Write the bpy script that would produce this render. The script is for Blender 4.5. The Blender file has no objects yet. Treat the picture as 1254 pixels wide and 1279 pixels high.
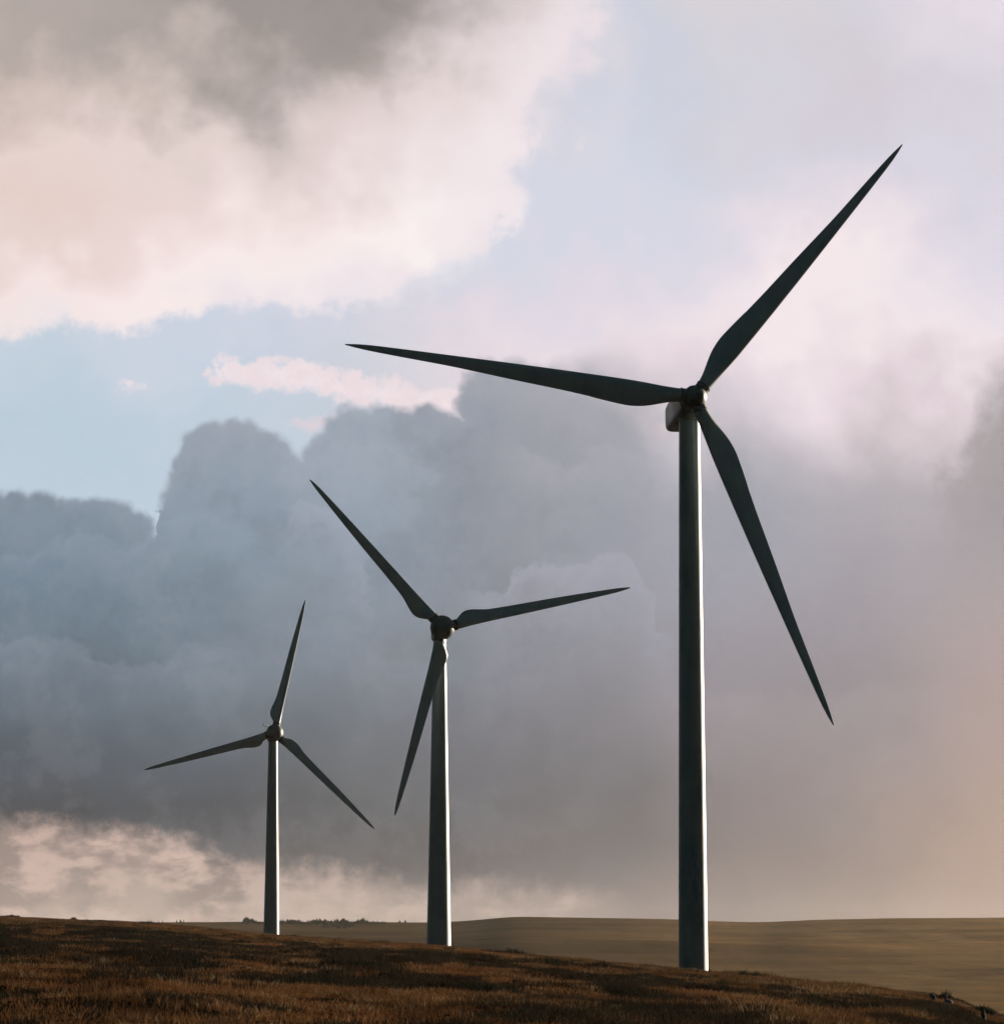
import bpy, bmesh, math, random
import numpy as np
from mathutils import Matrix, Vector
S = bpy.context.scene
COL = S.collection
R = math.radians
F, EYE, P = 4200.0, 3.5, math.atan(550/4200)
SUN_AZ, SUN_EL = R(49), R(6)

# ------------------------------------------------------------------ camera
cd = bpy.data.cameras.new('camera'); cam = bpy.data.objects.new('camera', cd); COL.objects.link(cam)
cd.sensor_fit = 'HORIZONTAL'; cd.sensor_width = 36; cd.lens = 36*F/1254
cd.clip_start = 0.5; cd.clip_end = 60000
cam.location = (0, 0, EYE); cam.rotation_euler = (R(90)+P, 0, 0)
cd.dof.use_dof = True; cd.dof.focus_distance = 430; cd.dof.aperture_fstop = 3.2
S.camera = cam

# ------------------------------------------------------------------ node helpers
def lin(c):
    c = c/255
    return c/12.92 if c <= .04045 else ((c+.055)/1.055)**2.4
def L3(rgb): return tuple(lin(v) for v in rgb)

class G:
    """tiny expression builder over a node tree"""
    def __init__(s, tree): s.t = tree
    def put(s, sock, v):
        if isinstance(v, V): s.t.links.new(v.o, sock)
        elif v is not None:
            if hasattr(sock.default_value, '__len__') and isinstance(v, (tuple, list)) and len(sock.default_value) == 4 and len(v) == 3: v = (*v, 1)
            sock.default_value = v
    def math(s, op, *a, clamp=False):
        n = s.t.nodes.new('ShaderNodeMath'); n.operation = op; n.use_clamp = clamp
        for i, v in enumerate(a): s.put(n.inputs[i], v)
        return V(s, n.outputs[0])
    def noise(s, vec, detail=5, rough=.5, dist=0, lac=2.0, flat=False):
        n = s.t.nodes.new('ShaderNodeTexNoise'); n.inputs['Scale'].default_value = 1
        if flat: n.noise_dimensions = '2D'
        n.inputs['Detail'].default_value = detail; n.inputs['Roughness'].default_value = rough
        n.inputs['Distortion'].default_value = dist; n.inputs['Lacunarity'].default_value = lac
        s.put(n.inputs['Vector'], vec); return V(s, n.outputs[0])
    def voro(s, vec, detail=2, rough=.5, smooth=.6):
        n = s.t.nodes.new('ShaderNodeTexVoronoi'); n.feature = 'SMOOTH_F1'; n.voronoi_dimensions = '2D'
        n.inputs['Scale'].default_value = 1; n.inputs['Detail'].default_value = detail
        n.inputs['Roughness'].default_value = rough; n.inputs['Smoothness'].default_value = smooth
        n.normalize = True
        s.put(n.inputs['Vector'], vec); return V(s, n.outputs['Distance'])
    def xyz(s, x, y, z):
        n = s.t.nodes.new('ShaderNodeCombineXYZ')
        for i, v in enumerate((x, y, z)): s.put(n.inputs[i], v)
        return V(s, n.outputs[0])
    def sep(s, v):
        n = s.t.nodes.new('ShaderNodeSeparateXYZ'); s.put(n.inputs[0], v)
        return [V(s, o) for o in n.outputs]
    def step(s, v, a, b, lo=0., hi=1., kind='SMOOTHSTEP'):
        n = s.t.nodes.new('ShaderNodeMapRange'); n.interpolation_type = kind; n.clamp = True
        for i, q in enumerate((v, a, b, lo, hi)): s.put(n.inputs[i], q)
        return V(s, n.outputs[0])
    def mix(s, f, a, b, mode='MIX'):
        n = s.t.nodes.new('ShaderNodeMix'); n.data_type = 'RGBA'; n.blend_type = mode
        s.put(n.inputs[0], f); s.put(n.inputs[6], a); s.put(n.inputs[7], b)
        return V(s, n.outputs[2])
    def ramp(s, f, stops, interp='CARDINAL'):
        n = s.t.nodes.new('ShaderNodeValToRGB'); cr = n.color_ramp; cr.interpolation = interp
        s.put(n.inputs[0], f)
        cr.elements[0].position, cr.elements[0].color = stops[0][0], (*stops[0][1], 1)
        cr.elements[1].position, cr.elements[1].color = stops[-1][0], (*stops[-1][1], 1)
        for p_, c_ in stops[1:-1]:
            e = cr.elements.new(p_); e.color = (*c_, 1)
        return V(s, n.outputs[0])
class V:
    def __init__(s, g, o): s.g, s.o = g, o
    def __add__(s, b): return s.g.math('ADD', s, b)
    __radd__ = __add__
    def __sub__(s, b): return s.g.math('SUBTRACT', s, b)
    def __rsub__(s, b): return s.g.math('SUBTRACT', b, s)
    def __mul__(s, b): return s.g.math('MULTIPLY', s, b)
    __rmul__ = __mul__
    def __truediv__(s, b): return s.g.math('DIVIDE', s, b)
    def __neg__(s): return s.g.math('MULTIPLY', s, -1)

def ray(x, y):
    """world direction (y = 1) and (X, Y) sky coordinates for a point of the photograph"""
    dx, dy, dz = x-627, F*math.cos(P)-(639.5-y)*math.sin(P), F*math.sin(P)+(639.5-y)*math.cos(P)
    return dx/dy, dz/dy
def sk(x, y):
    u, v = ray(x, y); return 627+F*u, 1189.5-F*v

# ------------------------------------------------------------------ sky
W = bpy.data.worlds.new('World'); S.world = W; W.use_nodes = True
wt = W.node_tree; wt.nodes.clear(); g = G(wt)
X0, X1 = -500.0, 1754.0
def nx(x): return (x-X0)/(X1-X0)
tc = wt.nodes.new('ShaderNodeTexCoord')
dx, dy, dz = g.sep(V(g, tc.outputs['Generated']))
dys = g.math('MAXIMUM', dy, 0.05)
X = 627+F*(dx/dys)
Y = 1189.5-F*(dz/dys)
def curve(Xv, pts, lo=-200.0, hi=1400.0):
    n = wt.nodes.new('ShaderNodeFloatCurve'); m = n.mapping; c = m.curves[0]
    q = [sk(*p_) for p_ in pts]
    q = [(X0, q[0][1])]+q+[(X1, q[-1][1])] if q[-1][0] < X1 else q
    c.points[0].location = (0, (q[0][1]-lo)/(hi-lo)); c.points[1].location = (1, (q[-1][1]-lo)/(hi-lo))
    for a, b in q[1:-1]: c.points.new(nx(a), (b-lo)/(hi-lo))
    for p_ in c.points: p_.handle_type = 'AUTO_CLAMPED'
    m.update(); g.put(n.inputs['Value'], g.step(Xv, X0, X1, kind='LINEAR'))
    return V(g, n.outputs[0])*(hi-lo)+lo
CX = [0, 157, 314, 470, 627, 784, 940, 1097, 1254]
def grid(rows, Xv, Yv):
    """rows: [(photo y, [nine colours])] -> smooth two-way colour field"""
    out = None; py = None
    f = g.step(Xv, X0, X1, kind='LINEAR')
    for y, cols in rows:
        while len(cols) < 9: cols = cols+[cols[-1]]
        Yr = sk(627, y)[1]
        r = g.ramp(f, [(nx(sk(x, y)[0]), L3(c)) for x, c in zip(CX, cols)])
        out = r if out is None else g.mix(g.step(Yv, py, Yr, kind='LINEAR'), out, r)
        py = Yr
    return out
def pn(scale, seed, detail=5, rough=.5, sy=None, dist=0, Xv=None, Yv=None):
    return g.noise(g.xyz((Xv or X)/scale+seed*3.7, (Yv or Y)/(sy or scale)+seed*1.9, 0.), detail, rough, dist, flat=True)-.5
wa, wb = pn(230, 1.3, 4, .5), pn(210, 7.7, 4, .5)
wc, wd = pn(70, 3.1, 5, .6), pn(70, 9.4, 5, .6)
Xw = X+330*wa+110*wc; Yw = Y+300*wb+110*wd
Xe = X+60*wa+80*wc; Ye = Y+50*wb+60*wd     # gentler warp for the cloud outlines
n_f = pn(30, 21.0, 5, .66)*2.2            # fine cloud structure
n_m = pn(120, 33.0, 5, .6)*2.0
puff = g.voro(g.xyz(X/44+wc*1.1, Y/40+wd*1.1, 0.), 2, .55)   # billow cells
puff2 = g.voro(g.xyz(X/95+wa*1.5+9., Y/80+wb*1.5, 0.), 1, .5)

gap = grid([
 (-20, [(200,206,220)]*4+[(222,213,219)]+[(206,208,220),(214,210,215),(214,210,219),(229,219,228)]),
 (100, [(204,210,222)]*4+[(222,215,221)]+[(206,209,222),(212,209,218),(211,204,212),(215,212,222)]),
 (200, [(206,213,226)]*4+[(219,216,225)]+[(210,213,226),(213,212,224),(213,210,222),(219,215,227)]),
 (290, [(204,212,226)]*4+[(212,216,228),(215,215,228),(230,220,228),(229,220,228),(219,216,229)]),
 (350, [(203,211,225)]*4+[(216,214,226),(226,218,228),(241,229,234),(242,230,234),(229,221,230)]),
 (420, [(196,209,222),(200,210,223),(203,211,225),(213,212,223),(227,217,225),(235,223,229),(241,228,233),(243,231,234),(239,227,232)]),
 (490, [(190,206,219),(191,206,219),(194,207,220),(203,208,219),(222,214,221),(228,214,221),(222,209,217),(233,219,226),(220,206,212)]),
 (560, [(187,204,217),(188,205,218),(194,207,219),(198,206,217),(215,208,216),(215,205,212),(204,197,204),(224,212,218),(200,188,192)]),
 (650, [(191,207,220)]*4+[(200,200,210)]*2+[(180,176,184),(196,186,192),(178,170,173)])], Xw, Yw)
ul = grid([
 (-20, [(188,176,169),(170,161,156),(155,148,144),(160,152,149),(218,206,208),(232,222,228)]),
 (60, [(184,172,165),(173,163,158),(158,150,146),(190,179,176),(232,220,223),(232,222,228)]),
 (120, [(212,194,188),(200,186,180),(186,175,171),(222,208,206),(236,224,227)]),
 (180, [(230,211,206),(229,212,208),(222,207,203),(227,212,211),(240,228,231)]),
 (250, [(228,207,201),(232,213,210),(236,219,217),(243,230,230),(240,229,232)]),
 (300, [(231,212,207),(237,219,217),(245,231,229),(249,240,239),(244,233,236)]),
 (350, [(243,227,225),(247,232,231),(247,235,235),(241,229,233)]),
 (410, [(240,228,230),(240,229,232),(238,228,233)])], Xw, Yw)
bank = grid([
 (450, [(145,154,166)]*4+[(154,158,168),(176,174,180),(198,189,196),(207,197,203),(189,179,181)]),
 (520, [(145,157,170)]*3+[(152,164,176),(150,155,165),(174,172,178),(189,183,189),(205,194,199),(179,171,174)]),
 (600, [(131,146,159),(137,152,165),(143,156,170),(148,160,172),(141,147,156),(154,157,166),(166,166,174),(179,174,179),(166,160,164)]),
 (700, [(108,126,142),(114,131,145),(127,143,156),(138,149,161),(139,143,152),(152,154,164),(162,161,170),(168,162,168),(172,162,165)]),
 (800, [(99,117,130),(105,122,135),(121,132,143),(128,137,147),(134,137,145),(145,145,152),(155,151,158),(163,154,158),(175,160,159)]),
 (900, [(80,92,103),(86,98,108),(97,106,114),(110,114,119),(120,120,126),(133,129,133),(144,137,141),(156,146,146),(174,155,149)]),
 (1000, [(58,62,67),(63,68,73),(72,76,81),(90,92,94),(103,102,104),(119,115,116),(135,126,126),(154,141,136),(177,155,143)]),
 (1070, [(67,69,71),(72,73,75),(80,80,81),(91,89,90),(104,99,99),(117,111,109),(135,124,120),(155,139,131),(179,155,140)]),
 (1145, [(96,91,89),(97,92,90),(98,93,91),(99,94,92),(118,110,107),(132,121,118),(144,132,126),(160,144,134),(176,153,140)])], X+200*wa+30*wc, Y+110*wb+16*wd)
# horizon band seen below the cloud bank
glow = g.step(pn(74, 44.0, 7, .6, sy=40, dist=.12)+pn(300, 51.0, 2, .5, sy=130)*.5, -.08, .15)
band_d = grid([(1040, [(150,134,128),(146,131,126),(142,129,125),(150,137,132),(150,139,135)]),
               (1110, [(150,136,130),(158,144,137),(152,140,134),(158,145,139),(158,145,139)]),
               (1148, [(178,162,153),(176,160,151),(172,157,148),(166,152,145),(156,144,138)])], Xw, Yw)
band_l = grid([(1040, [(190,164,153),(205,180,169),(184,163,153),(172,155,148),(165,150,144)]),
               (1110, [(205,180,168),(190,168,158),(192,171,161),(182,164,156),(180,163,156)]),
               (1148, [(192,172,160),(196,176,164),(188,170,160),(184,166,157),(168,153,146)])], Xw, Yw)
band = g.mix(glow, band_d, band_l)

# cloud in the upper left: lower edge as a function of X, right edge as a function of Y
rt = g.step(X, 420, 640)
e1 = curve(X+70*wa+75*wc+rt*(110*wa+70*wc+n_f*26), [(-300,430),(0,420),(70,402),(150,413),(215,392),(330,380),(440,384),(505,362),(560,340),(600,326),(650,308),(668,270),(690,170),(722,60),(765,-60),(900,-180)])
d1 = e1-Y+n_f*22+n_m*16-(puff-.4)*30
soft = g.step(X, 380, 640, 14., 30.)+g.step(X, 500, 680)*g.step(Y, 330, 190)*100.
a_ul = g.step(d1, -soft, soft)
sky = g.mix(a_ul, gap, ul)
# lens shaped pink cloud and two scraps beside it
def streak(top, bot, x0, x1, w, col, amp, xf=18, k=1.0):
    global sky
    t, b = curve(Xe, top), curve(Xe, bot)
    m = g.step(Y-t+n_f*amp+(puff-.4)*amp*.4, -w, w*2.2)*g.step(b-Y+n_f*amp*.7, -w, w*2.4)
    xa, xb = sk(x0, 480)[0], sk(x1, 480)[0]
    m = m*g.step(X+n_f*20, xa, xa+xf)*g.step(X+n_f*20, xb, xb-xf)*k
    sky = g.mix(m*g.step(n_m+n_f*.6, -.3, .2, .86, 1.), sky, g.mix(g.step(n_m*.6+n_f, -.25, .25), L3(col), L3(tuple(v*.965 for v in col))))
streak([(240,470),(262,460),(285,446),(330,447),(365,441),(405,443),(425,452),(470,468),(520,479),(590,482)],
       [(240,468),(262,472),(300,482),(380,494),(440,500),(500,514),(600,524)], 252, 610, 5.5, (243,228,232), 34)
streak([(130,484),(145,478),(158,469),(175,472),(188,484)], [(130,486),(150,487),(190,487)], 136, 190, 4, (242,227,230), 22, 12)
streak([(350,530),(370,524),(400,520),(430,520)], [(350,533),(380,537),(430,545)], 355, 440, 6, (232,216,222), 24, 18, .85)
streak([(1060,226),(1080,222),(1110,226),(1130,240)], [(1060,236),(1090,236),(1130,244)], 1062, 1130, 9, (226,214,224), 14, 24, .6)
streak([(940,270),(975,258),(1000,256),(1030,270)], [(940,300),(1000,300),(1040,300)], 940, 1035, 14, (232,222,230), 22, 30, .7)
# dark cumulus bank
e2 = curve(Xe, [(-400,600),(-200,625),(0,612),(60,612),(100,620),(140,622),(165,630),(188,648),(199,662),(205,610),(218,578),(240,548),(262,530),(300,521),(340,540),(368,562),(384,568),(400,548),(425,520),(450,506),(480,507),(500,512),(540,506),(562,508),(578,490),(590,462),(612,451),(650,452),(690,456),(735,449),(762,455),(790,480),(815,520),(850,556),(900,520),(960,560),(1040,575),(1110,560),(1180,560),(1225,500),(1260,455),(1500,420)])
bw = g.step(X, 640, 860, 6., 50.)+g.step(X, 560, 600, 0., 4.)
lobes = None; Xl = X+26*wc+16*wa+n_f*5; Yl = Y+26*wd+16*wb+pn(30, 77.0, 4, .62)*11
pt = g.xyz(Xl, Yl, 0.)
for cx_, cy_, r_ in [(-60,640,34),(-15,646,32),(18,640,27),(50,646,33),(86,655,34),(118,652,30),(146,652,27),(170,664,27),(190,684,22),
                     (228,646,24),(226,624,26),(231,604,25),(243,582,27),(250,563,26),(268,550,25),(299,552,31),(325,563,25),(345,574,21),(362,588,22),(384,593,22),
                     (394,572,16),(406,562,21),(424,543,22),(446,535,28),(478,537,31),(508,541,30),(536,538,31),(562,546,31),
                     (588,506,19),(596,484,19),(612,474,23),(643,477,26),(668,486,26),(700,487,30),(737,477,27),(764,490,27),(790,515,30),(815,550,34)]:
    n = wt.nodes.new('ShaderNodeVectorMath'); n.operation = 'DISTANCE'
    u_, v_ = sk(cx_, cy_); g.put(n.inputs[0], pt); n.inputs[1].default_value = (u_, v_, 0)
    di = r_-V(g, n.outputs['Value'])
    lobes = di if lobes is None else g.math('SMOOTH_MAX', lobes, di, 4.0)
d2c = Y-e2+n_f*5+wd*12
d2 = g.math('SMOOTH_MAX', d2c-g.step(X, 800, 900, 24., 0.), lobes+(.42-puff)*9, 8.0)
a_b = g.step(d2, -bw, bw*1.25)
rim = g.math('POWER', 2.718, -(g.math('MAXIMUM', d2, 0.)/16))*g.step(X, 150, 260, .3, 1.)*g.step(X, 600, 900, 1., 0.)
body = g.mix(rim*.22, bank, L3((190,188,198)))
# inner billows: light edges behind darker masses
def billow(pts, x0, x1, fall, k, col, amp=16, seed=0, w=5):
    global body
    e = curve(Xe, pts)
    d = Y-e+n_f*amp+(.42-puff)*amp*1.3
    m = g.step(d, -w, w)*g.math('POWER', 2.718, -(g.math('MAXIMUM', d, 0.)/fall))
    xa, xb = sk(x0, 800)[0], sk(x1, 800)[0]
    m = m*g.step(X, xa, xa+60)*g.step(X, xb, xb-60)*k
    body = g.mix(m, body, L3(col))
billow([(330,665),(350,640),(372,630),(400,640),(425,662),(445,700),(470,760)], 325, 490, 45, .6, (164,170,184))
billow([(610,745),(640,716),(690,704),(740,705),(772,690),(796,706),(815,740),(840,800)], 560, 860, 55, .5, (172,173,186))
billow([(0,806),(60,800),(110,812),(170,838),(215,822),(290,800),(345,782),(400,790),(470,820),(560,830)], -200, 600, 60, .42, (134,144,158), 18)
billow([(380,590),(420,560),(470,556),(520,570),(560,600)], 370, 590, 60, .22, (172,178,190), 20)
billow([(0,700),(60,690),(110,665),(160,690),(210,650),(260,640),(300,660),(360,720)], -100, 380, 50, .30, (148,162,177), 18)
billow([(580,600),(640,560),(700,585),(760,560),(800,575),(860,600)], 600, 900, 70, .30, (186,184,193), 26, w=12)
billow([(800,545),(830,528),(860,532),(900,560)], 790, 930, 40, .75, (226,208,213), 24, w=12)
billow([(1090,560),(1120,538),(1150,515),(1185,500),(1215,506),(1250,540)], 1090, 1250, 45, .55, (232,216,222), 26, w=12)
billow([(900,870),(1000,880),(1100,860),(1254,880)], 800, 1300, 90, .25, (182,168,168), 30, w=20)
body = g.mix(g.step(puff2, .25, .75, .06, 0.)*g.step(X, 700, 1100, 1., .4), body, L3((178,180,192)))
body = g.mix(g.step(n_m+n_f*.35, .0, .34, 0., .13)*g.step(X, 560, 820, 1., .25), body, L3((88,92,100)))
body = g.mix(g.step(n_m+n_f*.35, .0, -.34, 0., .05)*g.step(X, 560, 820, 1., .3), body, L3((200,198,206)))
# brownish grey tower of cloud on the right edge
e3 = g.step(Y, 440, 640, 0., 1., 'LINEAR')
d3 = X-(sk(1262, 500)[0]-e3*95)+n_f*70+n_m*70
edge_r = g.step(d3, -26, 46)*g.step(Y+n_f*30, 430, 520)*g.step(Y, 760, 600)
sky = g.mix(a_b, sky, body)
sky = g.mix(edge_r*.55, sky, L3((164,155,156)))
# lower edge of the bank
e4 = curve(X, [(-400,1030),(0,1027),(60,1027),(120,1034),(190,1040),(240,1052),(300,1074),(380,1082),(460,1090),(540,1100),(620,1104),(700,1110),(760,1118),(800,1132),(840,1160),(900,1200)])
d4 = Y-e4+n_f*22+pn(90, 61.0, 4, .5, sy=45)*26
sky = g.mix(g.step(d4, -16, 24)*g.step(X, 700, 830, 1., 0.), sky, band)
# subtle overall mottling so that nothing is airbrushed
sky = g.mix(g.step(n_m+n_f*.7, -.3, .3, .0, .05), sky, L3((200,190,196)), 'SOFT_LIGHT')
# unseen evening sky behind camera and overhead, dimmed and tinted to darken turbine fronts
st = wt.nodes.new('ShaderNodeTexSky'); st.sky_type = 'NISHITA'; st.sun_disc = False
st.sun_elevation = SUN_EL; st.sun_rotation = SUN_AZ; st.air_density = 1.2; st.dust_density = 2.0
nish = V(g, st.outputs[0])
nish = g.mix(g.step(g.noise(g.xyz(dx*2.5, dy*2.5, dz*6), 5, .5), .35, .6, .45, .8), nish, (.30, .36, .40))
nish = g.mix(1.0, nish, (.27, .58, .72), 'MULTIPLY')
WS = 0.05; EXPO = 1.2
k = wt.nodes.new('ShaderNodeVectorMath'); k.operation = 'SCALE'; g.put(k.inputs[0], sky); k.inputs['Scale'].default_value = 1/WS/2**EXPO
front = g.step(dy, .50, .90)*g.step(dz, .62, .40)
bg = wt.nodes.new('ShaderNodeBackground'); bg.inputs['Strength'].default_value = WS
bg2 = wt.nodes.new('ShaderNodeBackground'); bg2.inputs['Strength'].default_value = WS
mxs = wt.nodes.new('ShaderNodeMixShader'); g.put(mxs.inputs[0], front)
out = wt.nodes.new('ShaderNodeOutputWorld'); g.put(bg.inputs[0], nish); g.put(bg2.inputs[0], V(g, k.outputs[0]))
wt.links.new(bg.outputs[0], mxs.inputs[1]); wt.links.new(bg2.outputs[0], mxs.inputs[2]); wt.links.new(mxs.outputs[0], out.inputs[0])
W.cycles.sampling_method = 'MANUAL'; W.cycles.sample_map_resolution = 512

# ------------------------------------------------------------------ sun and exposure
sl = bpy.data.lights.new('sun', 'SUN'); sl.energy = 5; sl.angle = R(.5); sl.color = (1, .84, .66)
so = bpy.data.objects.new('sun', sl); COL.objects.link(so)
sd = Vector((math.sin(SUN_AZ)*math.cos(SUN_EL), math.cos(SUN_AZ)*math.cos(SUN_EL), math.sin(SUN_EL)))
so.rotation_euler = sd.to_track_quat('Z', 'Y').to_euler(); so.location = (200, 200, 200)
S.view_settings.view_transform = 'Standard'; S.view_settings.look = 'None'
S.view_settings.exposure = EXPO; S.view_settings.gamma = 1
S.render.engine = 'CYCLES'; S.cycles.max_bounces = 6; S.cycles.volume_bounces = 0
S.cycles.use_denoising = True
S.cycles.use_adaptive_sampling = True; S.cycles.adaptive_threshold = .015; S.cycles.adaptive_min_samples = 14

# ------------------------------------------------------------------ materials
def mat(name, base, rough=.6, spec=.5, metal=0):
    m = bpy.data.materials.new(name); m.use_nodes = True; t = m.node_tree
    b = t.nodes['Principled BSDF']; b.inputs['Roughness'].default_value = rough
    b.inputs['Specular IOR Level'].default_value = spec; b.inputs['Metallic'].default_value = metal
    b.inputs['Base Color'].default_value = (*base, 1)
    return m, G(t), b
def objvec(gm, kind='Object'):
    n = gm.t.nodes.new('ShaderNodeTexCoord'); return V(gm, n.outputs[kind])
def paint(name, base, dirt, rough):
    m, q, b = mat(name, base, rough)
    o = objvec(q); x, y, z = q.sep(o)
    streaks = q.noise(q.xyz(x*2.2, y*2.2, z*.12), 4, .6)
    blot = q.noise(q.xyz(x*.35, y*.35, z*.35), 5, .6)
    f = q.step(streaks*.6+blot*.6, .5, .8, 0., .45)
    q.put(b.inputs['Base Color'], q.mix(f, base, dirt))
    q.put(b.inputs['Roughness'], q.step(blot, .3, .7, rough-.05, rough+.12))
    return m
M = {}
M['tower'] = paint('tower_paint', (.17, .22, .235), (.12, .15, .14), .36)
M['blade'] = paint('blade_paint', (.30, .35, .355), (.23, .25, .24), .36)
M['nacelle'] = paint('nacelle_paint', (.155, .165, .165), (.12, .12, .105), .42)
M['hub'] = paint('hub_paint', (.11, .125, .12), (.07, .075, .065), .42)
M['seal'] = mat('dark_seal', (.03, .033, .033), .6)[0]
M['steel'] = mat('galvanised_steel', (.55, .55, .53), .3, metal=.8)[0]

# ------------------------------------------------------------------ object helpers
def tag(o, label=None, cat=None, group=None, kind=None):
    for k_, v_ in (('label', label), ('category', cat), ('group', group), ('kind', kind)):
        if v_: o[k_] = v_
    return o
def mesh_obj(name, verts, faces, m, parent=None, smooth=True, angle=40):
    me = bpy.data.meshes.new(name); me.from_pydata([tuple(v) for v in verts], [], faces); me.update()
    bm = bmesh.new(); bm.from_mesh(me); bmesh.ops.recalc_face_normals(bm, faces=bm.faces)
    if smooth:
        for f_ in bm.faces: f_.smooth = True
        for e_ in bm.edges:
            if len(e_.link_faces) == 2 and e_.calc_face_angle(0) > R(angle): e_.smooth = False
    bm.to_mesh(me); bm.free()
    if m: me.materials.append(m)
    o = bpy.data.objects.new(name, me); COL.objects.link(o); o.parent = parent
    return o
def empty(name, loc, **kw):
    o = bpy.data.objects.new(name, None); o.empty_display_size = 1; COL.objects.link(o); o.location = loc
    return tag(o, **kw)
def rings(loops, cap0=True, cap1=True):
    v, f_ = [], []; n = len(loops[0])
    for lp in loops: v += list(lp)
    for i in range(len(loops)-1):
        for j in range(n):
            a, b = i*n+j, i*n+(j+1) % n
            f_.append((a, b, b+n, a+n))
    if cap0: f_.append(tuple(range(n))[::-1])
    if cap1: f_.append(tuple(range(len(v)-n, len(v))))
    return v, f_
def circ(c, a, b, r, n):
    return [c+a*(r*math.cos(2*math.pi*i/n))+b*(r*math.sin(2*math.pi*i/n)) for i in range(n)]
def lathe(origin, axis, prof, n=48, caps=(True, True)):
    axis = Vector(axis).normalized(); a = axis.orthogonal().normalized(); b = axis.cross(a)
    return rings([circ(Vector(origin)+axis*h, a, b, r, n) for h, r in prof], *caps)

# ------------------------------------------------------------------ terrain
def vnoise(x, y, seed):
    """smooth value noise, numpy"""
    xi, yi = np.floor(x).astype(np.int64), np.floor(y).astype(np.int64); fx, fy = x-xi, y-yi
    def h(a, b):
        n = (a*374761393+b*668265263+seed*974634777) & 0x7fffffff
        n = ((n ^ (n >> 13))*1274126177) & 0x7fffffff
        return ((n ^ (n >> 16)) & 0xffff)/65535.0
    u, v = fx*fx*(3-2*fx), fy*fy*(3-2*fy)
    return (h(xi, yi)*(1-u)+h(xi+1, yi)*u)*(1-v)+(h(xi, yi+1)*(1-u)+h(xi+1, yi+1)*u)*v
def fbm(x, y, seed, o=4):
    s, a, t = 0, 1, 0
    for i in range(o): s = s+a*vnoise(x*2**i, y*2**i, seed+i*17); t += a; a *= .5
    return s/t*2-1
CREST = [(-900,1120),(-500,1128),(-200,1138),(0,1145),(70,1147.5),(150,1150.5),(200,1153),(340,1167),(450,1174),(550,1181.5),(650,1191),(760,1201),(870,1211.5),(960,1219),(1040,1228),(1100,1233),(1150,1239),(1190,1246),(1212,1254),(1230,1262),(1245,1267),(1300,1268),(1500,1272),(2200,1280)]
RC = [(-900,1100),(0,900),(200,800),(340,700),(550,527),(700,450),(870,385),(1060,345),(1160,310),(1225,285),(1300,270),(2200,260)]
RIDGE = [(-1500,1160),(-300,1156),(0,1154),(200,1152.5),(330,1152),(480,1152.5),(540,1152.5),(566,1151.5),(583,1150),(590,1150.5),(610,1148.5),(640,1145.5),(740,1147),(840,1148.5),(890,1151),(905,1151.8),(950,1152.5),(1010,1149.5),(1100,1147.7),(1254,1146.8),(1500,1143),(2200,1140)]
cxp = np.array([sk(*q)[0] for q in CREST]); cyp = np.array([(1189.5-sk(*q)[1])/F for q in CREST])
rxp = np.array([sk(*q)[0] for q in RIDGE]); ryp = np.array([(1189.5-sk(*q)[1])/F for q in RIDGE])
rcx = np.array([q[0] for q in RC]); rcv = np.array([q[1] for q in RC])
RR = 3600.0
pxs = np.arange(-1600, 2300, 1.0)
def smooth(xp, yp, sg):
    k_ = np.exp(-.5*(np.arange(-4*sg, 4*sg+1)/sg)**2); k_ /= k_.sum(); v_ = np.interp(pxs, xp, yp)
    return np.convolve(np.pad(v_, 4*sg, 'edge'), k_, 'valid')
cyp, ryp, rcv = smooth(cxp, cyp, 9), smooth(rxp, ryp, 15), smooth(rcx, rcv, 30)
cxp = rxp = rcx = pxs
def height(x, y):
    x = np.asarray(x, float); y = np.asarray(y, float)
    r = np.hypot(x, y)+1e-6; az = np.arctan2(x, y)
    px = 627+F*np.tan(np.clip(az, -.9, .9))
    rc = np.interp(px, rcx, rcv); c = np.interp(px, cxp, cyp)-.30/rc
    K = EYE
    un = fbm(x/26, y/26, 5, 3)*.34+fbm(x/75, y/75, 9, 2)*.75+fbm(x/3.6, y/5.5, 29, 3)*.42
    amp = np.clip(r/70, 0, 1)*(.25+.75*np.clip(np.abs(rc-r)/150, 0, 1))
    zn = r*c-K*(1-r/rc)
    q = np.maximum(r-rc, 0)
    zn = np.where(r < rc, zn, r*c-.10*q*q/(q+45))+(un*amp)
    e = np.interp(px, rxp, ryp)
    t = np.clip((r-800)/(RR-800), 0, 1)
    zf = -27+(e*RR+27)*t**1.45
    past = np.maximum(r-RR, 0)
    zf = zf-.05*past*past/(past+500)
    fold = fbm(x/420, y/420, 3, 4)*7*np.clip((r-900)/800, 0, 1)*np.clip((RR-r)/900, .0, 1)+fbm(x/60, y/60, 13, 3)*.9*np.clip((RR+500-r)/900, .2, 1)
    zf = zf+fold
    d = (zn-zf)/6.0
    z = np.where(d > 20, zn, np.where(d < -20, zf, 6.0*np.log1p(np.exp(np.clip(d, -20, 20)))+zf))
    return z+EYE
def hz(x, y): return float(height(np.array([x]), np.array([y]))[0])
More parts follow.
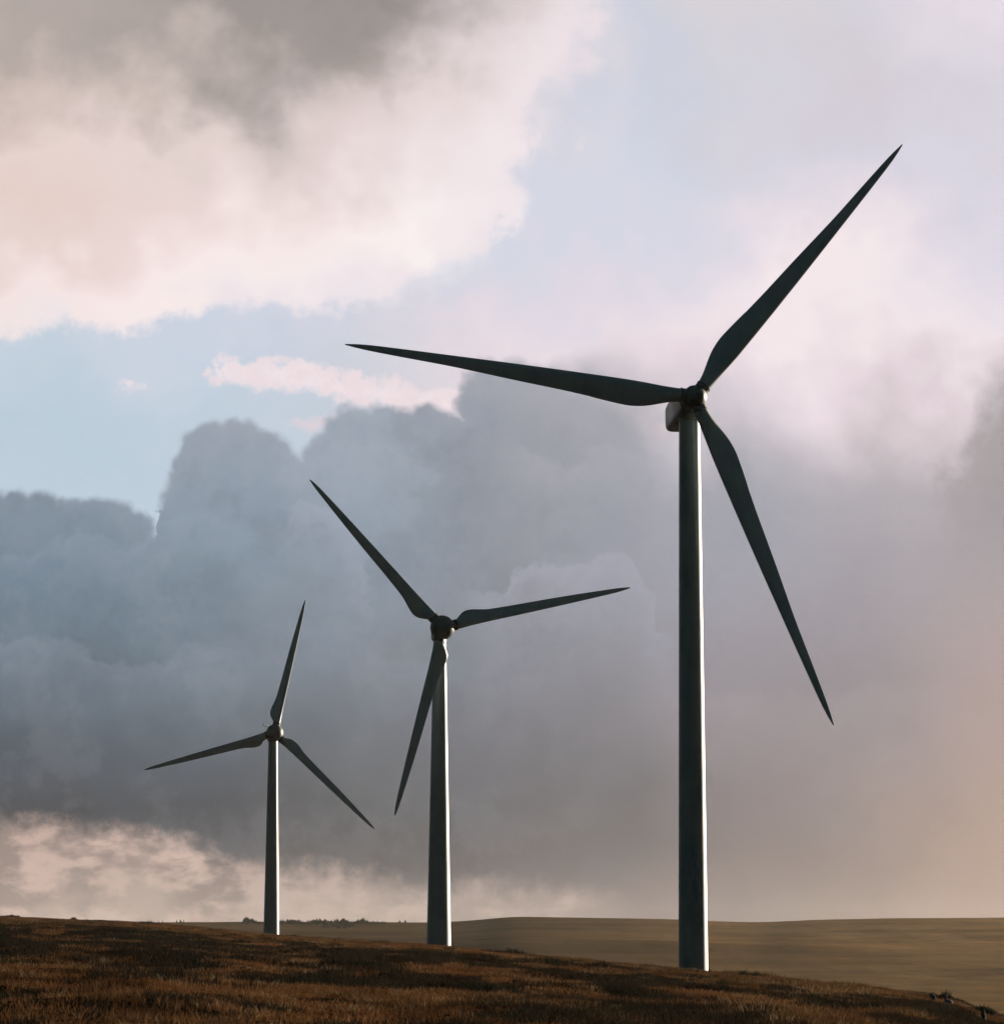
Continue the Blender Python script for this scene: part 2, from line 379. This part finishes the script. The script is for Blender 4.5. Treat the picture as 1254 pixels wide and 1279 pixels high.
def sheet(name, r0, r1, nr, mat_):
    rad = np.geomspace(r0, r1, nr)
    az = np.unique(np.concatenate([np.linspace(-180, -20, 90), np.linspace(-20, -11, 60), np.linspace(-11, 11, 620), np.linspace(11, 20, 60), np.linspace(20, 180, 90)]))
    az = az[:-1]; n = len(az)
    A, Rr = np.meshgrid(np.radians(az), rad)
    x, y = Rr*np.sin(A), Rr*np.cos(A); z = height(x, y)
    co = np.stack([x, y, z], -1).reshape(-1, 3)
    i, j = np.meshgrid(np.arange(nr-1), np.arange(n), indexing='ij'); a = i*n+j; b = i*n+(j+1) % n
    fc = np.stack([a, a+n, b+n, b], -1).reshape(-1, 4)
    me = bpy.data.meshes.new(name); me.vertices.add(len(co)); me.vertices.foreach_set('co', co.ravel())
    me.loops.add(fc.size); me.loops.foreach_set('vertex_index', fc.ravel().astype(np.int32))
    me.polygons.add(len(fc)); me.polygons.foreach_set('loop_start', np.arange(0, fc.size, 4, dtype=np.int32))
    me.update(calc_edges=True); me.validate()
    me.polygons.foreach_set('use_smooth', np.ones(len(me.polygons), bool))
    me.materials.append(mat_)
    o = bpy.data.objects.new(name, me); COL.objects.link(o); o['kind'] = 'structure'
    return o
mg, q, b = mat('moor_soil', (.05, .035, .02), 1, 0)
o_ = objvec(q); x, y, z = q.sep(o_)
f1 = q.noise(q.xyz(x/14, y/14, 0.), 6, .6); f2 = q.noise(q.xyz(x/1.5, y/1.5, 3.), 5, .65)
q.put(b.inputs['Base Color'], q.mix(q.step(f1+f2*.4, .55, .85), (.012, .011, .008), (.05, .030, .016)))
mh, q, b = mat('hill_grass', (.2, .15, .09), 1, 0)
o_ = objvec(q); x, y, z = q.sep(o_)
f1 = q.noise(q.xyz(x/500, y/160, 0.), 7, .6); f2 = q.noise(q.xyz(x/70, y/26, 3.), 7, .65); f3 = q.noise(q.xyz(x/160, y/1200, 8.), 5, .6)
c1 = q.mix(q.step(f1, .35, .65), (.085, .058, .027), (.16, .100, .043))
c1 = q.mix(q.step(f2, .42, .68, 0., .34), c1, (.06, .048, .030))
c1 = q.mix(q.step(f3+f2*.3, .58, .74, 0., .5), c1, (.19, .13, .07))
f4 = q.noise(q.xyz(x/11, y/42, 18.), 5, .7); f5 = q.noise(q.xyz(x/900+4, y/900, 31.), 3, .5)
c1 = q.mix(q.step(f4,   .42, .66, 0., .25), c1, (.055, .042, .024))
sunlit_side = q.step(x+(f5-.5)*700, -60, 520)  # sunlit golden right side of the hill put into its colour
c1 = q.mix(sunlit_side, q.mix(1., c1, (.92, .90, .90), 'MULTIPLY'), q.mix(1., c1, (2.9, 2.62, 2.45), 'MULTIPLY'))
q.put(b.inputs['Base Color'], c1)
ground = sheet('ground', 1.5, 1150, 300, mg)
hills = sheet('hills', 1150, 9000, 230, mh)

# ------------------------------------------------------------------ moor grass, rushes and heather (uncountable)
rng = np.random.default_rng(11)
def scatter(N, r0, w, pw):
    px = rng.uniform(-230, 1480, N); rc = np.interp(px, rcx, rcv)+w
    t = rng.random(N)**pw
    r = r0+(rc-r0)*t
    a = np.arctan((px-627)/F)
    return r*np.sin(a), r*np.cos(a), r
def blades_mesh(name, tx, ty, tr, nb, hgt, spread, wid, colr, mat_, lean):
    """nb blades per tuft, each a bent two-segment leaf; colours go in a colour attribute"""
    T = len(tx); n = T*nb
    ti = np.repeat(np.arange(T), nb)
    ang = rng.uniform(0, 2*np.pi, n); rad = np.sqrt(rng.random(n))*spread[ti]
    bx = tx[ti]+rad*np.cos(ang); by = ty[ti]+rad*np.sin(ang)
    bz = height(bx, by)-.04
    H = hgt[ti]*rng.uniform(.45, 1.15, n)
    la = ang+rng.normal(0, .6, n); lm = H*lean*rng.uniform(.3, 1.2, n)*(.4+rad/np.maximum(spread[ti], 1e-3))
    lx, ly = lm*np.cos(la), lm*np.sin(la)
    fa = rng.uniform(0, np.pi, n); wx, wy = np.cos(fa), np.sin(fa)*.6
    w = wid[ti]*rng.uniform(.7, 1.3, n)
    co = np.zeros((n, 5, 3))
    co[:, 0] = np.stack([bx-wx*w, by-wy*w, bz], -1); co[:, 1] = np.stack([bx+wx*w, by+wy*w, bz], -1)
    mx, my, mz = bx+lx*.35, by+ly*.35, bz+H*.58
    co[:, 2] = np.stack([mx-wx*w*.8, my-wy*w*.8, mz], -1); co[:, 3] = np.stack([mx+wx*w*.8, my+wy*w*.8, mz], -1)
    co[:, 4] = np.stack([bx+lx, by+ly, bz+H], -1)
    base = np.arange(n)[:, None]*5
    tri = np.concatenate([base+np.array([[0, 1, 3]]), base+np.array([[0, 3, 2]]), base+np.array([[2, 3, 4]])], 1).reshape(-1)
    me = bpy.data.meshes.new(name); me.vertices.add(n*5); me.vertices.foreach_set('co', co.ravel())
    me.loops.add(len(tri)); me.loops.foreach_set('vertex_index', tri.astype(np.int32))
    me.polygons.add(n*3); me.polygons.foreach_set('loop_start', np.arange(0, len(tri), 3, dtype=np.int32))
    me.update(calc_edges=True)
    c = colr[ti]*rng.uniform(.7, 1.3, (n, 1)); c = np.concatenate([c, np.ones((n, 1))], 1)
    ca = me.color_attributes.new('tint', 'FLOAT_COLOR', 'POINT'); ca.data.foreach_set('color', np.repeat(c, 5, 0).astype(np.float32).ravel())
    me.materials.append(mat_)
    o = bpy.data.objects.new(name, me); COL.objects.link(o); o['kind'] = 'stuff'
    return o
def leafmat(name, trans):
    m = bpy.data.materials.new(name); m.use_nodes = True; t = m.node_tree; t.nodes.clear(); q = G(t)
    a = t.nodes.new('ShaderNodeAttribute'); a.attribute_name = 'tint'
    d = t.nodes.new('ShaderNodeBsdfDiffuse'); tr = t.nodes.new('ShaderNodeBsdfTranslucent'); mx = t.nodes.new('ShaderNodeMixShader')
    t.links.new(a.outputs['Color'], d.inputs[0]); t.links.new(a.outputs['Color'], tr.inputs[0])
    mx.inputs[0].default_value = trans; t.links.new(d.outputs[0], mx.inputs[1]); t.links.new(tr.outputs[0], mx.inputs[2])
    ou = t.nodes.new('ShaderNodeOutputMaterial'); t.links.new(mx.outputs[0], ou.inputs[0]); return m
ml = leafmat('moor_blades', .4)
def darkness(x, y, r):
    """where heather and rush patches grow and hollow shade is painted dark: broad strips across the slope plus blotches"""
    px = 627+F*x/y; rc = np.interp(px, rcx, rcv)
    dl = 1000*EYE*(1/r-1/rc)*4.2+fbm(x/24, y/90, 55, 3)*9
    k_ = np.clip((px-500)/500, 0, 1)
    lo, hi = 11-2*k_, 62-30*k_
    band = 1/(1+np.exp(-(dl-lo)/1.6))/(1+np.exp((dl-hi)/4))
    orange = np.exp(-((dl-(78-36*k_))/10)**2)
    s = fbm(x/7+7, y/30, 71, 4)*1.5+fbm(x/1.8, y/9, 77, 3)*1.3
    s = s+.5*np.clip((px-1090)/80, 0, 1)
    return s+.55*band-.45*orange-.75*(dl < 8)-.10+.25*(dl > 92-30*k_)
tx, ty, tr = scatter(100000, 85, 25, .9)
def clump(x, y):   # taller tussocks in patches, mostly on the eastern end of the slope
    return 1+1.3*np.clip(fbm(x/2.6+3, y/7, 201, 2)*2.2-.25, 0, 1)*np.clip((627+F*x/y-620)/300, .25, 1)*np.clip((1165-(627+F*x/y))/50, .0, 1)
dk = darkness(tx, ty, tr)+rng.normal(0, .25, len(tx))
sel = dk < .22
x_, y_, r_ = tx[sel], ty[sel], tr[sel]
v = fbm(x_/9, y_/20, 91, 3)[:, None]*.5+.5+rng.normal(0, .12, (len(x_), 1)); v = np.clip(v, 0, 1)
straw = np.array([[.15, .070, .028]])*(1-v)+np.array([[.072, .050, .024]])*v
pale = rng.random((len(x_), 1)) < .04; straw = np.where(pale, np.array([[.21, .155, .085]]), straw)
straw = straw*np.array([[.74, .72, .76]])
straw = straw*(1-.45*np.clip(fbm(x_/3+40, y_/14, 131, 3)*1.6+.2, 0, 1))[:, None]
tall = np.where(pale[:, 0], 1.2, 1.0)
blades_mesh('moor_grass', x_, y_, r_, 22, (.17+.17*rng.random(len(x_)))*tall*clump(x_, y_), .40+.35*rng.random(len(x_))+r_*.0012, .006+r_*.00007, straw, ml, .55)
sel = ~sel
x_, y_, r_ = tx[sel], ty[sel], tr[sel]
v = np.clip(fbm(x_/6, y_/12, 97, 3)[:, None]*.6+.5+rng.normal(0, .15, (len(x_), 1)), 0, 1)
dark = np.array([[.009, .011, .008]])*(1-v)+np.array([[.022, .015, .010]])*v  # heather colour, also painted in for the shade of dark hollows
blades_mesh('heather_and_shade', x_, y_, r_, 26, (.22+.26*rng.random(len(x_)))*clump(x_+31, y_), .40+.32*rng.random(len(x_))+r_*.0006, .010+r_*.00008, dark, ml, .35)

# ------------------------------------------------------------------ wind turbines
TILT = R(5)
def blade_mesh(name, Rb, table, r_root, pitch0):
    """spar along +Z, trailing edge along +X, thickness along Y (front = -Y)"""
    T = np.array(table); N = 46; n = 28
    rs = np.concatenate([np.linspace(T[0, 0], .3, 22), np.linspace(.3, 1, N-21)[1:]])
    ler, ter = np.interp(rs, T[:, 0], T[:, 1]), np.interp(rs, T[:, 0], T[:, 2])
    for _ in range(2):  # soften the table's corners
        ler[1:-1] = (ler[:-2]+2*ler[1:-1]+ler[2:])/4; ter[1:-1] = (ter[:-2]+2*ter[1:-1]+ter[2:])/4
    loops = []
    for r, le, te in zip(rs, ler, ter):
        k_ = min(1, max(0, (r-T[0, 0])/.13)); k_ = k_*k_*(3-2*k_)
        half = (le+te)/2*Rb; mid = (te-le)/2*Rb
        th = (1-k_)*r_root+k_*min(half*(.42-.20*r), r_root*.9)
        tw = R(pitch0)*(1-r)**1.7
        lp = []
        for i in range(n):
            a = 2*math.pi*i/n; ca, sa = math.cos(a), math.sin(a)
            cx_ = mid+half*ca
            ty_ = th*sa*(1-.88*k_*((1+ca)/2)**.8)-k_*half*.04*(1-ca*ca)
            lp.append(Vector((cx_*math.cos(tw)-ty_*math.sin(tw), cx_*math.sin(tw)+ty_*math.cos(tw), r*Rb)))
        loops.append(lp)
    return rings(loops)
TA = [(.040,.0190,.0190),(.07,.0187,.024),(.10,.0190,.0345),(.14,.0212,.047),(.185,.0223,.0525),(.25,.0222,.0475),(.35,.0214,.0375),(.52,.0190,.0285),(.69,.0152,.0170),(.855,.0115,.0115),(.94,.0090,.0078),(.98,.0066,.0054),(1,.0016,.0014)]
TB = [(.074,.0245,.0245),(.09,.0245,.034),(.11,.0235,.055),(.135,.0215,.066),(.17,.0205,.065),(.21,.0195,.055),(.25,.0190,.0460),(.38,.0185,.0385),(.55,.0170,.0325),(.72,.0150,.0245),(.85,.0125,.0165),(.93,.0105,.0115),(.98,.0078,.0075),(1,.0026,.0026)]
def turbine(kind, hub, yaw, blades, wbase, wtop, label, over, vane, seams):
    yaw = R(yaw)
    n = Vector((math.sin(yaw)*math.cos(TILT), -math.cos(yaw)*math.cos(TILT), math.sin(TILT)))
    s = Vector((math.cos(yaw), math.sin(yaw), 0)); u = n.cross(s); u = u if u.z > 0 else -u
    H = Vector((hub[0], hub[1], hub[2]+EYE))
    axis = H-n*over                      # point on the tower's axis at shaft height
    gz = hz(axis.x, axis.y)
    root = empty('wind_turbine', (axis.x, axis.y, gz), label=label, cat='wind turbine', group='three-bladed wind turbines on the moor')
    Hl = H-Vector((axis.x, axis.y, gz)); al = Vector((0, 0, axis.z-gz))
    big = kind == 'A'
    drop = 1.75 if big else 1.35
    top = al.z-drop-.25
    prof = [(-1.0, wbase)]
    for i in range(41):
        t = i/40; prof.append((top*t, wbase+(wtop-wbase)*(t if big else t**.95)))
    tw = mesh_obj('tower', *lathe((0, 0, 0), (0, 0, 1), prof, 96), M['tower'], root)
    for sfrac in seams:
        h_ = top*sfrac; r_ = wbase+(wtop-wbase)*sfrac
        mesh_obj('flange_seam', *lathe((0, 0, h_), (0, 0, 1), [(-.05, r_-.02), (-.05, r_+.008), (.05, r_+.008), (.05, r_-.02)], 96), M['tower'], tw)
    mesh_obj('yaw_ring', *lathe((0, 0, top), (0, 0, 1), [(-.02, wtop*1.02), (.0, wtop*1.07), (.3, wtop*1.07), (.34, wtop*.9)], 64), M['hub'], root)
    # steel door on the side away from the weather
    dr = []
    # nacelle: superellipse sections along the shaft axis
    back = -n
    if big: st_ = [(-1.25, .55, .60, 0), (-1.1, .98, 1.0, 0), (-.2, 1.22, 1.3, 0), (1.0, 1.42, 1.62, .02), (3.2, 1.5, 1.72, .05), (7.2, 1.5, 1.72, .05), (8.5, 1.42, 1.60, .08), (9.1, 1.2, 1.32, .14), (9.3, .8, .9, .2)]
    else: st_ = [(-.9, .7, .75, 0), (-.6, .85, 1.0, 0), (1.0, .98, 1.22, .05), (4.2, .95, 1.18, .1), (5.0, .85, 1.0, .12), (5.3, .5, .6, .15)]
    loops = []
    for d_, hw, hh, up in st_:
        c_ = Hl+back*(d_+(1.9 if big else 1.9)); lp = []
        for i in range(48):
            a = 2*math.pi*i/48; ca, sa = math.cos(a), math.sin(a); e_ = .42
            lp.append(c_+s*(hw*math.copysign(abs(ca)**e_, ca))+u*(up+hh*math.copysign(abs(sa)**e_, sa)))
        loops.append(lp)
    nac = mesh_obj('nacelle', *rings(loops), M['nacelle'] if big else M['hub'], root, angle=50)
    if vane:
        b0 = Hl+back*5.6+u*1.25-s*.75
        v1, f1_ = lathe(b0, u, [(0, .05), (1.15, .045)], 12)
        mesh_obj('sensor_mast', v1, f1_, M['steel'], nac)
        v1, f1_ = lathe(b0+u*1.0-s*1.1, s, [(0, .05), (1.6, .05)], 10); mesh_obj('sensor_boom', v1, f1_, M['steel'], nac)
        v1, f1_ = lathe(b0+u*1.02-s*.95, u, [(0, .05), (.25, .06), (.3, .17), (.42, .24), (.56, .2), (.62, .05)], 16); mesh_obj('wind_sensor', v1, f1_, M['steel'], nac)
    # hub with nose and blade sockets
    if big:
        pr = [(-1.75, .95), (-1.6, 1.28), (-.6, 1.40), (.2, 1.36), (.7, 1.24), (1.15, .98), (1.42, .68), (1.56, .38), (1.61, .13)]
        hub_o = mesh_obj('hub', *lathe(Hl, n, pr, 64), M['hub'], root, angle=60)
        mesh_obj('nose_hole', *lathe(Hl+n*1.58, n, [(0, .17), (.05, .16), (.06, .08)], 24), M['seal'], hub_o)
        mesh_obj('back_rim', *lathe(Hl-n*1.8, n, [(0, 1.2), (.02, 1.42), (.25, 1.42), (.27, 1.2)], 64), M['hub'], hub_o)
        rr0, rr1, rc_ = .6, 1.72, .83
    else:
        pr = [(1.93*math.sin(t), max(.02, 1.93*math.cos(t))) for t in np.linspace(-1.25, 1.5, 26)]
        hub_o = mesh_obj('hub', *lathe(Hl, n, pr, 64), M['hub'], root, angle=60)
        rr0, rr1, rc_ = 1.0, 2.30, .86
    for az, Rb in blades:
        a = R(az); e_ = s*math.cos(a)+u*math.sin(a); t_ = -s*math.sin(a)+u*math.cos(a)
        if big: vv, ff = blade_mesh('blade', Rb, TA, .76, 12)
        else: vv, ff = blade_mesh('blade', Rb, TB, .76, 15)
        m3 = Matrix((t_, -n, e_)).transposed()
        vv = [m3 @ v_+Hl for v_ in vv]
        bl = mesh_obj('blade', vv, ff, M['blade'], root, angle=70)
        cv, cf = lathe(Hl+e_*rr0, e_, [(0, rc_), (rr1-rr0-.12, rc_), (rr1-rr0-.10, rc_+.05), (rr1-rr0, rc_+.05), (rr1-rr0+.02, rc_-.1)], 40)
        mesh_obj('blade_socket', cv, cf, M['hub'] if big else M['seal'], bl, angle=50)
    return root
turbine('A', (21.821, 376, 62.364), 8, [(50.68, 40.01), (172.58, 40.05), (291.62, 40.24)], 1.66, 1.19,
        'tallest and nearest dark turbine on the right, one blade to the upper right', 3.2, False, (.155, .575))
turbine('B', (-9.302, 523, 50.268), 9, [(12.92, 30.78), (131.71, 31.17), (255.38, 30.54)], 1.90, 1.0,
        'middle-sized dark turbine with one blade hanging down across its tower', 3.2, False, (.17, .62))
turbine('B', (-50.846, 752, 48.623), 11, [(77.04, 31.12), (196.59, 30.34), (316.28, 31.06)], 1.82, 1.02,
        'smallest and farthest turbine on the left with one blade pointing almost straight up', 2.7, True, (.17, .62))

# ------------------------------------------------------------------ conifers along the far ridge
mt, q, b = mat('conifer_needles', (.035, .045, .03), .9, .1)
mk = mat('conifer_bark', (.06, .045, .035), .9, .1)[0]
rnd = random.Random(5)
def conifer(seed, wide):
    rn = random.Random(seed); v, f_ = [], []
    for k_ in range(26):
        t = k_/25; z = .12+.86*t; rad = wide*(1-t)**.8*(.75+.5*rn.random())+.01
        nb = 9 if t < .8 else 6
        for j in range(nb):
            a = 2*math.pi*(j+rn.random()*.7)/nb; rl = rad*rn.uniform(.6, 1.15)
            c0 = Vector((0, 0, z+.02)); tip = Vector((math.cos(a)*rl, math.sin(a)*rl, z-.05*rn.random()))
            sd_ = Vector((-math.sin(a), math.cos(a), 0))*rl*.32
            i = len(v); v += [c0, (c0+tip)/2+sd_-Vector((0, 0, .02)), tip, (c0+tip)/2-sd_-Vector((0, 0, .02)), (c0+tip)/2+Vector((0, 0, .03))]
            f_ += [(i, i+1, i+4), (i+1, i+2, i+4), (i+2, i+3, i+4), (i+3, i, i+4)]
    return v, f_
protos = []
for i, wd_ in enumerate((.34, .40, .30, .46)):
    v, f_ = conifer(i+3, wd_)
    me = bpy.data.meshes.new('crown'); me.from_pydata([tuple(p_) for p_ in v], [], f_); me.materials.append(mt)
    v, f_ = lathe((0, 0, -.05), (0, 0, 1), [(0, .03), (.6, .018), (1.0, .004)], 6)
    m2 = bpy.data.meshes.new('trunk'); m2.from_pydata([tuple(p_) for p_ in v], [], f_); m2.materials.append(mk)
    protos.append((me, m2))
def tree(px, r, h_, label, grp):
    a = math.atan((sk(px, 1150)[0]-627)/F); x_, y_ = r*math.sin(a), r*math.cos(a)
    e_ = empty('conifer_tree', (x_, y_, hz(x_, y_)), label=label, cat='tree', group=grp)
    e_.scale = (h_, h_, h_); e_.rotation_euler = (0, 0, rnd.uniform(0, 6.28))
    me, m2 = rnd.choice(protos)
    for nm, dd in (('crown', me), ('trunk', m2)):
        o = bpy.data.objects.new(nm, dd); COL.objects.link(o); o.parent = e_
LA = 'small dark conifer in the tree row along the far ridge, beside the farthest turbine'
px = 304
while px < 482:
    h_ = 5.5+1.6*math.sin(px*.21)+rnd.uniform(-1.5, 2.5)
    if px > 456: h_ *= .6
    if 320 < px < 333: h_ *= .5
    tree(px, RR-rnd.uniform(20, 120), max(2.2, h_*.66), LA, 'conifers along the far ridge')
    px += rnd.uniform(.5, 1.3)
for px in [404+1.15*i for i in range(34)]: tree(px+rnd.uniform(-1, 1), RR-rnd.uniform(90, 260), rnd.uniform(3.6, 5.5), LA, 'conifers along the far ridge')
for px in (183,186,189,198,204,221,225,229,500,507):
    tree(px+rnd.uniform(-1, 1), RR-rnd.uniform(10, 50), rnd.uniform(2.5, 4), 'tiny isolated conifer on the far skyline, outside the dense tree row', 'scattered far conifers')

# ------------------------------------------------------------------ single shrubs, posts and stones near the crest
def at(px, r, y=1240):
    a = math.atan((sk(px, y)[0]-627)/F); return r*math.sin(a), r*math.cos(a)
def shrub(px, r, w, h_, label, col_, seed, n=620, spiky=1.35):
    x_, y_ = at(px, r); rn = np.random.default_rng(seed)
    root = empty('moor_shrub', (x_, y_, hz(x_, y_)-.05), label=label, cat='shrub', group='dark shrubs and rush clumps on the moor')
    v, f_ = [], []
    for i in range(n):
        a = rn.uniform(0, 6.283); q_ = math.sqrt(rn.random()); hh = h_*(1-.7*q_**2)*rn.uniform(.1, 1.0)*(.72+.28*math.sin(a*3+seed)*math.cos(a*2+q_*5))
        bx, by = q_*w*.5*math.cos(a), q_*w*.5*math.sin(a)
        ln = rn.uniform(.12, .3)*h_*spiky; wd_ = .018+.012*rn.random()
        dx_, dy_ = rn.normal(0, .35), rn.normal(0, .35); fa = rn.uniform(0, 3.14)
        i0 = len(v); ox, oy = math.cos(fa)*wd_, math.sin(fa)*wd_
        v += [(bx-ox, by-oy, hh-ln*.2), (bx+ox, by+oy, hh-ln*.2), (bx+dx_*ln+ox*.9, by+dy_*ln+oy*.9, hh+ln*.4), (bx+dx_*ln*1.6, by+dy_*ln*1.6, hh+ln)]
        f_ += [(i0, i0+1, i0+2), (i0, i0+2, i0+3)]
    cm = bpy.data.materials.get('shrub_%s' % col_[0]) or leafmat('shrub_%s' % col_[0], .25)
    me = bpy.data.meshes.new('foliage'); me.from_pydata(v, [], f_)
    ca = me.color_attributes.new('tint', 'FLOAT_COLOR', 'POINT')
    cc = np.array(col_[1])[None]*np.repeat(rn.uniform(.6, 1.4, (n, 1)), 4, 0)
    ca.data.foreach_set('color', np.concatenate([cc, np.ones((len(cc), 1))], 1).astype(np.float32).ravel())
    me.materials.append(cm); o = bpy.data.objects.new('foliage', me); COL.objects.link(o); o.parent = root
    sv, sf = [], []
    for i in range(16):
        a = rn.uniform(0, 6.283); q_ = rn.uniform(.1, .8)*w*.5; tip = Vector((q_*math.cos(a), q_*math.sin(a), h_*rn.uniform(.4, .8)))
        v1, f1_ = rings([circ(Vector((tip.x*.2, tip.y*.2, -.05)), Vector((1, 0, 0)), Vector((0, 1, 0)), .02, 5), circ(tip, Vector((1, 0, 0)), Vector((0, 1, 0)), .006, 5)])
        k_ = len(sv); sv += v1; sf += [tuple(j+k_ for j in t) for t in f1_]
    mesh_obj('stems', sv, sf, mk, root)
G1, G2 = ('green', (.030, .034, .020)), ('brown', (.055, .038, .022))
shrub(930, 360, 1.3, .85, 'dark spiky rush clump, left one of the close pair right of the nearest turbine', G1, 1)
shrub(946, 356, 1.1, .8, 'dark spiky rush clump, right one of the close pair beside the nearest turbine', G1, 2)
shrub(908, 366, 2.0, .5, 'low dark rounded clump on the crest closest to the foot of the nearest turbine', G2, 3)
shrub(1041, 340, 1.9, .65, 'dark low clump breaking the crest alone, halfway between turbine and right edge', G2, 4)
shrub(1180, 296, 1.2, .95, 'narrow upright dark clump just behind the short black post', G1, 5)
shrub(1165, 300, 1.0, .55, 'small low clump left of the narrow upright clump near the right corner', G2, 6)
shrub(1228, 272, 1.9, .95, 'largest rounded dark bush where the hillside ends at the lower right corner', G1, 7, 1700)
shrub(1213, 278, .9, .5, 'small clump touching the left side of the rounded corner bush', G2, 8)
shrub(12, 885, 2.8, .75, 'long low dark clump on the skyline at the far left edge', G1, 9, 1500)
shrub(20, 880, 1.5, .75, 'small dark clump on the skyline just right of the long low one', G2, 10)
shrub(90, 860, 1.7, .95, 'dark rounded clump alone on the left skyline', G1, 11, 1200)
shrub(107, 850, 1.2, .55, 'smallest dark tuft on the skyline, right of the lone rounded clump', G2, 12)

def rock(name, px, r, sx, sy, sz, m, seed, label, yy=1250, sink=.1):
    x_, y_ = at(px, r, yy); rn = np.random.default_rng(seed)
    bm = bmesh.new(); bmesh.ops.create_icosphere(bm, subdivisions=3, radius=1)
    ph = rn.uniform(0, 6, 6)
    for v_ in bm.verts:
        c_ = v_.co.copy(); k_ = 1+.13*math.sin(c_.x*3+ph[0])*math.cos(c_.y*2.6+ph[1])+.09*math.sin(c_.z*5+ph[2]+c_.x*2)+.04*math.sin(c_.y*9+ph[3])
        v_.co = Vector((c_.x*sx, c_.y*sy, c_.z*sz))*k_
        v_.co.z = max(v_.co.z, -sz*.5)
    me = bpy.data.meshes.new(name); bm.to_mesh(me); bm.free(); me.materials.append(m)
    for p_ in me.polygons: p_.use_smooth = True
    o = bpy.data.objects.new(name, me); COL.objects.link(o); o.location = (x_, y_, hz(x_, y_)+sz*.5-sink)
    return tag(o, label, 'stone')
def stone_mat(name, a_, b_):
    m, q, b = mat(name, a_, .9, .2); o_ = objvec(q); f_ = q.noise(o_, 6, .65)
    q.put(b.inputs['Base Color'], q.mix(q.step(f_, .4, .65), a_, b_)); return m
ms1 = stone_mat('blue_grey_stone', (.06, .085, .10), (.10, .12, .13)); ms2 = stone_mat('dark_stone', (.03, .032, .034), (.07, .07, .07))
mw = stone_mat('weathered_wood', (.035, .03, .027), (.07, .06, .05))
rock('boulder', 1184, 258, .36, .30, .20, ms1, 3, 'low blue-grey stone at the foot of the short black post', sink=-.15)
rock('boulder', 1165, 268, .26, .22, .38, ms2, 4, 'upright dark stone left of the short black post', sink=-.2)
def post(px, r, w, h_, label, lean):
    x_, y_ = at(px, r, 1255)
    lp = []
    for z_, k_ in ((-.4, 1), (h_*.5, .97), (h_*.93, .93), (h_, .75)):
        lp.append([Vector((w*k_*cx_*(1+.08*math.sin(z_*9+i)), w*k_*cy_, z_)) for i, (cx_, cy_) in enumerate([(-.5, -.35), (-.35, -.5), (.35, -.5), (.5, -.35), (.5, .35), (.35, .5), (-.35, .5), (-.5, .35)])])
    v, f_ = rings(lp)
    o = mesh_obj('fence_post', v, f_, mw, None, angle=30); o.location = (x_, y_, hz(x_, y_)); o.rotation_euler = (0, R(lean), .4)
    return tag(o, label, 'post', 'old posts in the lower right corner')
post(1181, 262, .18, 1.0, 'short black wooden post stub standing behind the blue-grey stone', 2)
post(1229, 232, .26, 1.0, 'thicker leaning weathered post in front of the rounded corner bush', -7)

# ------------------------------------------------------------------ evening air
hm = bpy.data.materials.new('evening_haze'); hm.use_nodes = True; t = hm.node_tree; t.nodes.clear()
pv = t.nodes.new('ShaderNodeVolumePrincipled'); pv.inputs['Color'].default_value = (.93, .88, .82, 1)
pv.inputs['Density'].default_value = .000012; pv.inputs['Anisotropy'].default_value = .35
ou = t.nodes.new('ShaderNodeOutputMaterial'); t.links.new(pv.outputs[0], ou.inputs['Volume'])
bm = bmesh.new(); bmesh.ops.create_cube(bm, size=1); me = bpy.data.meshes.new('haze')
zlo, zhi = -320.0, 125.0
bm.transform(Matrix.Translation((0, 0, (zlo+zhi)/2)) @ Matrix.Diagonal((19000, 19000, zhi-zlo, 1))); bm.to_mesh(me); bm.free()
me.materials.append(hm); o = bpy.data.objects.new('haze', me); COL.objects.link(o); o['kind'] = 'stuff'
print('min ground', min(v.co.z for v in hills.data.vertices), max(v.co.z for v in hills.data.vertices))
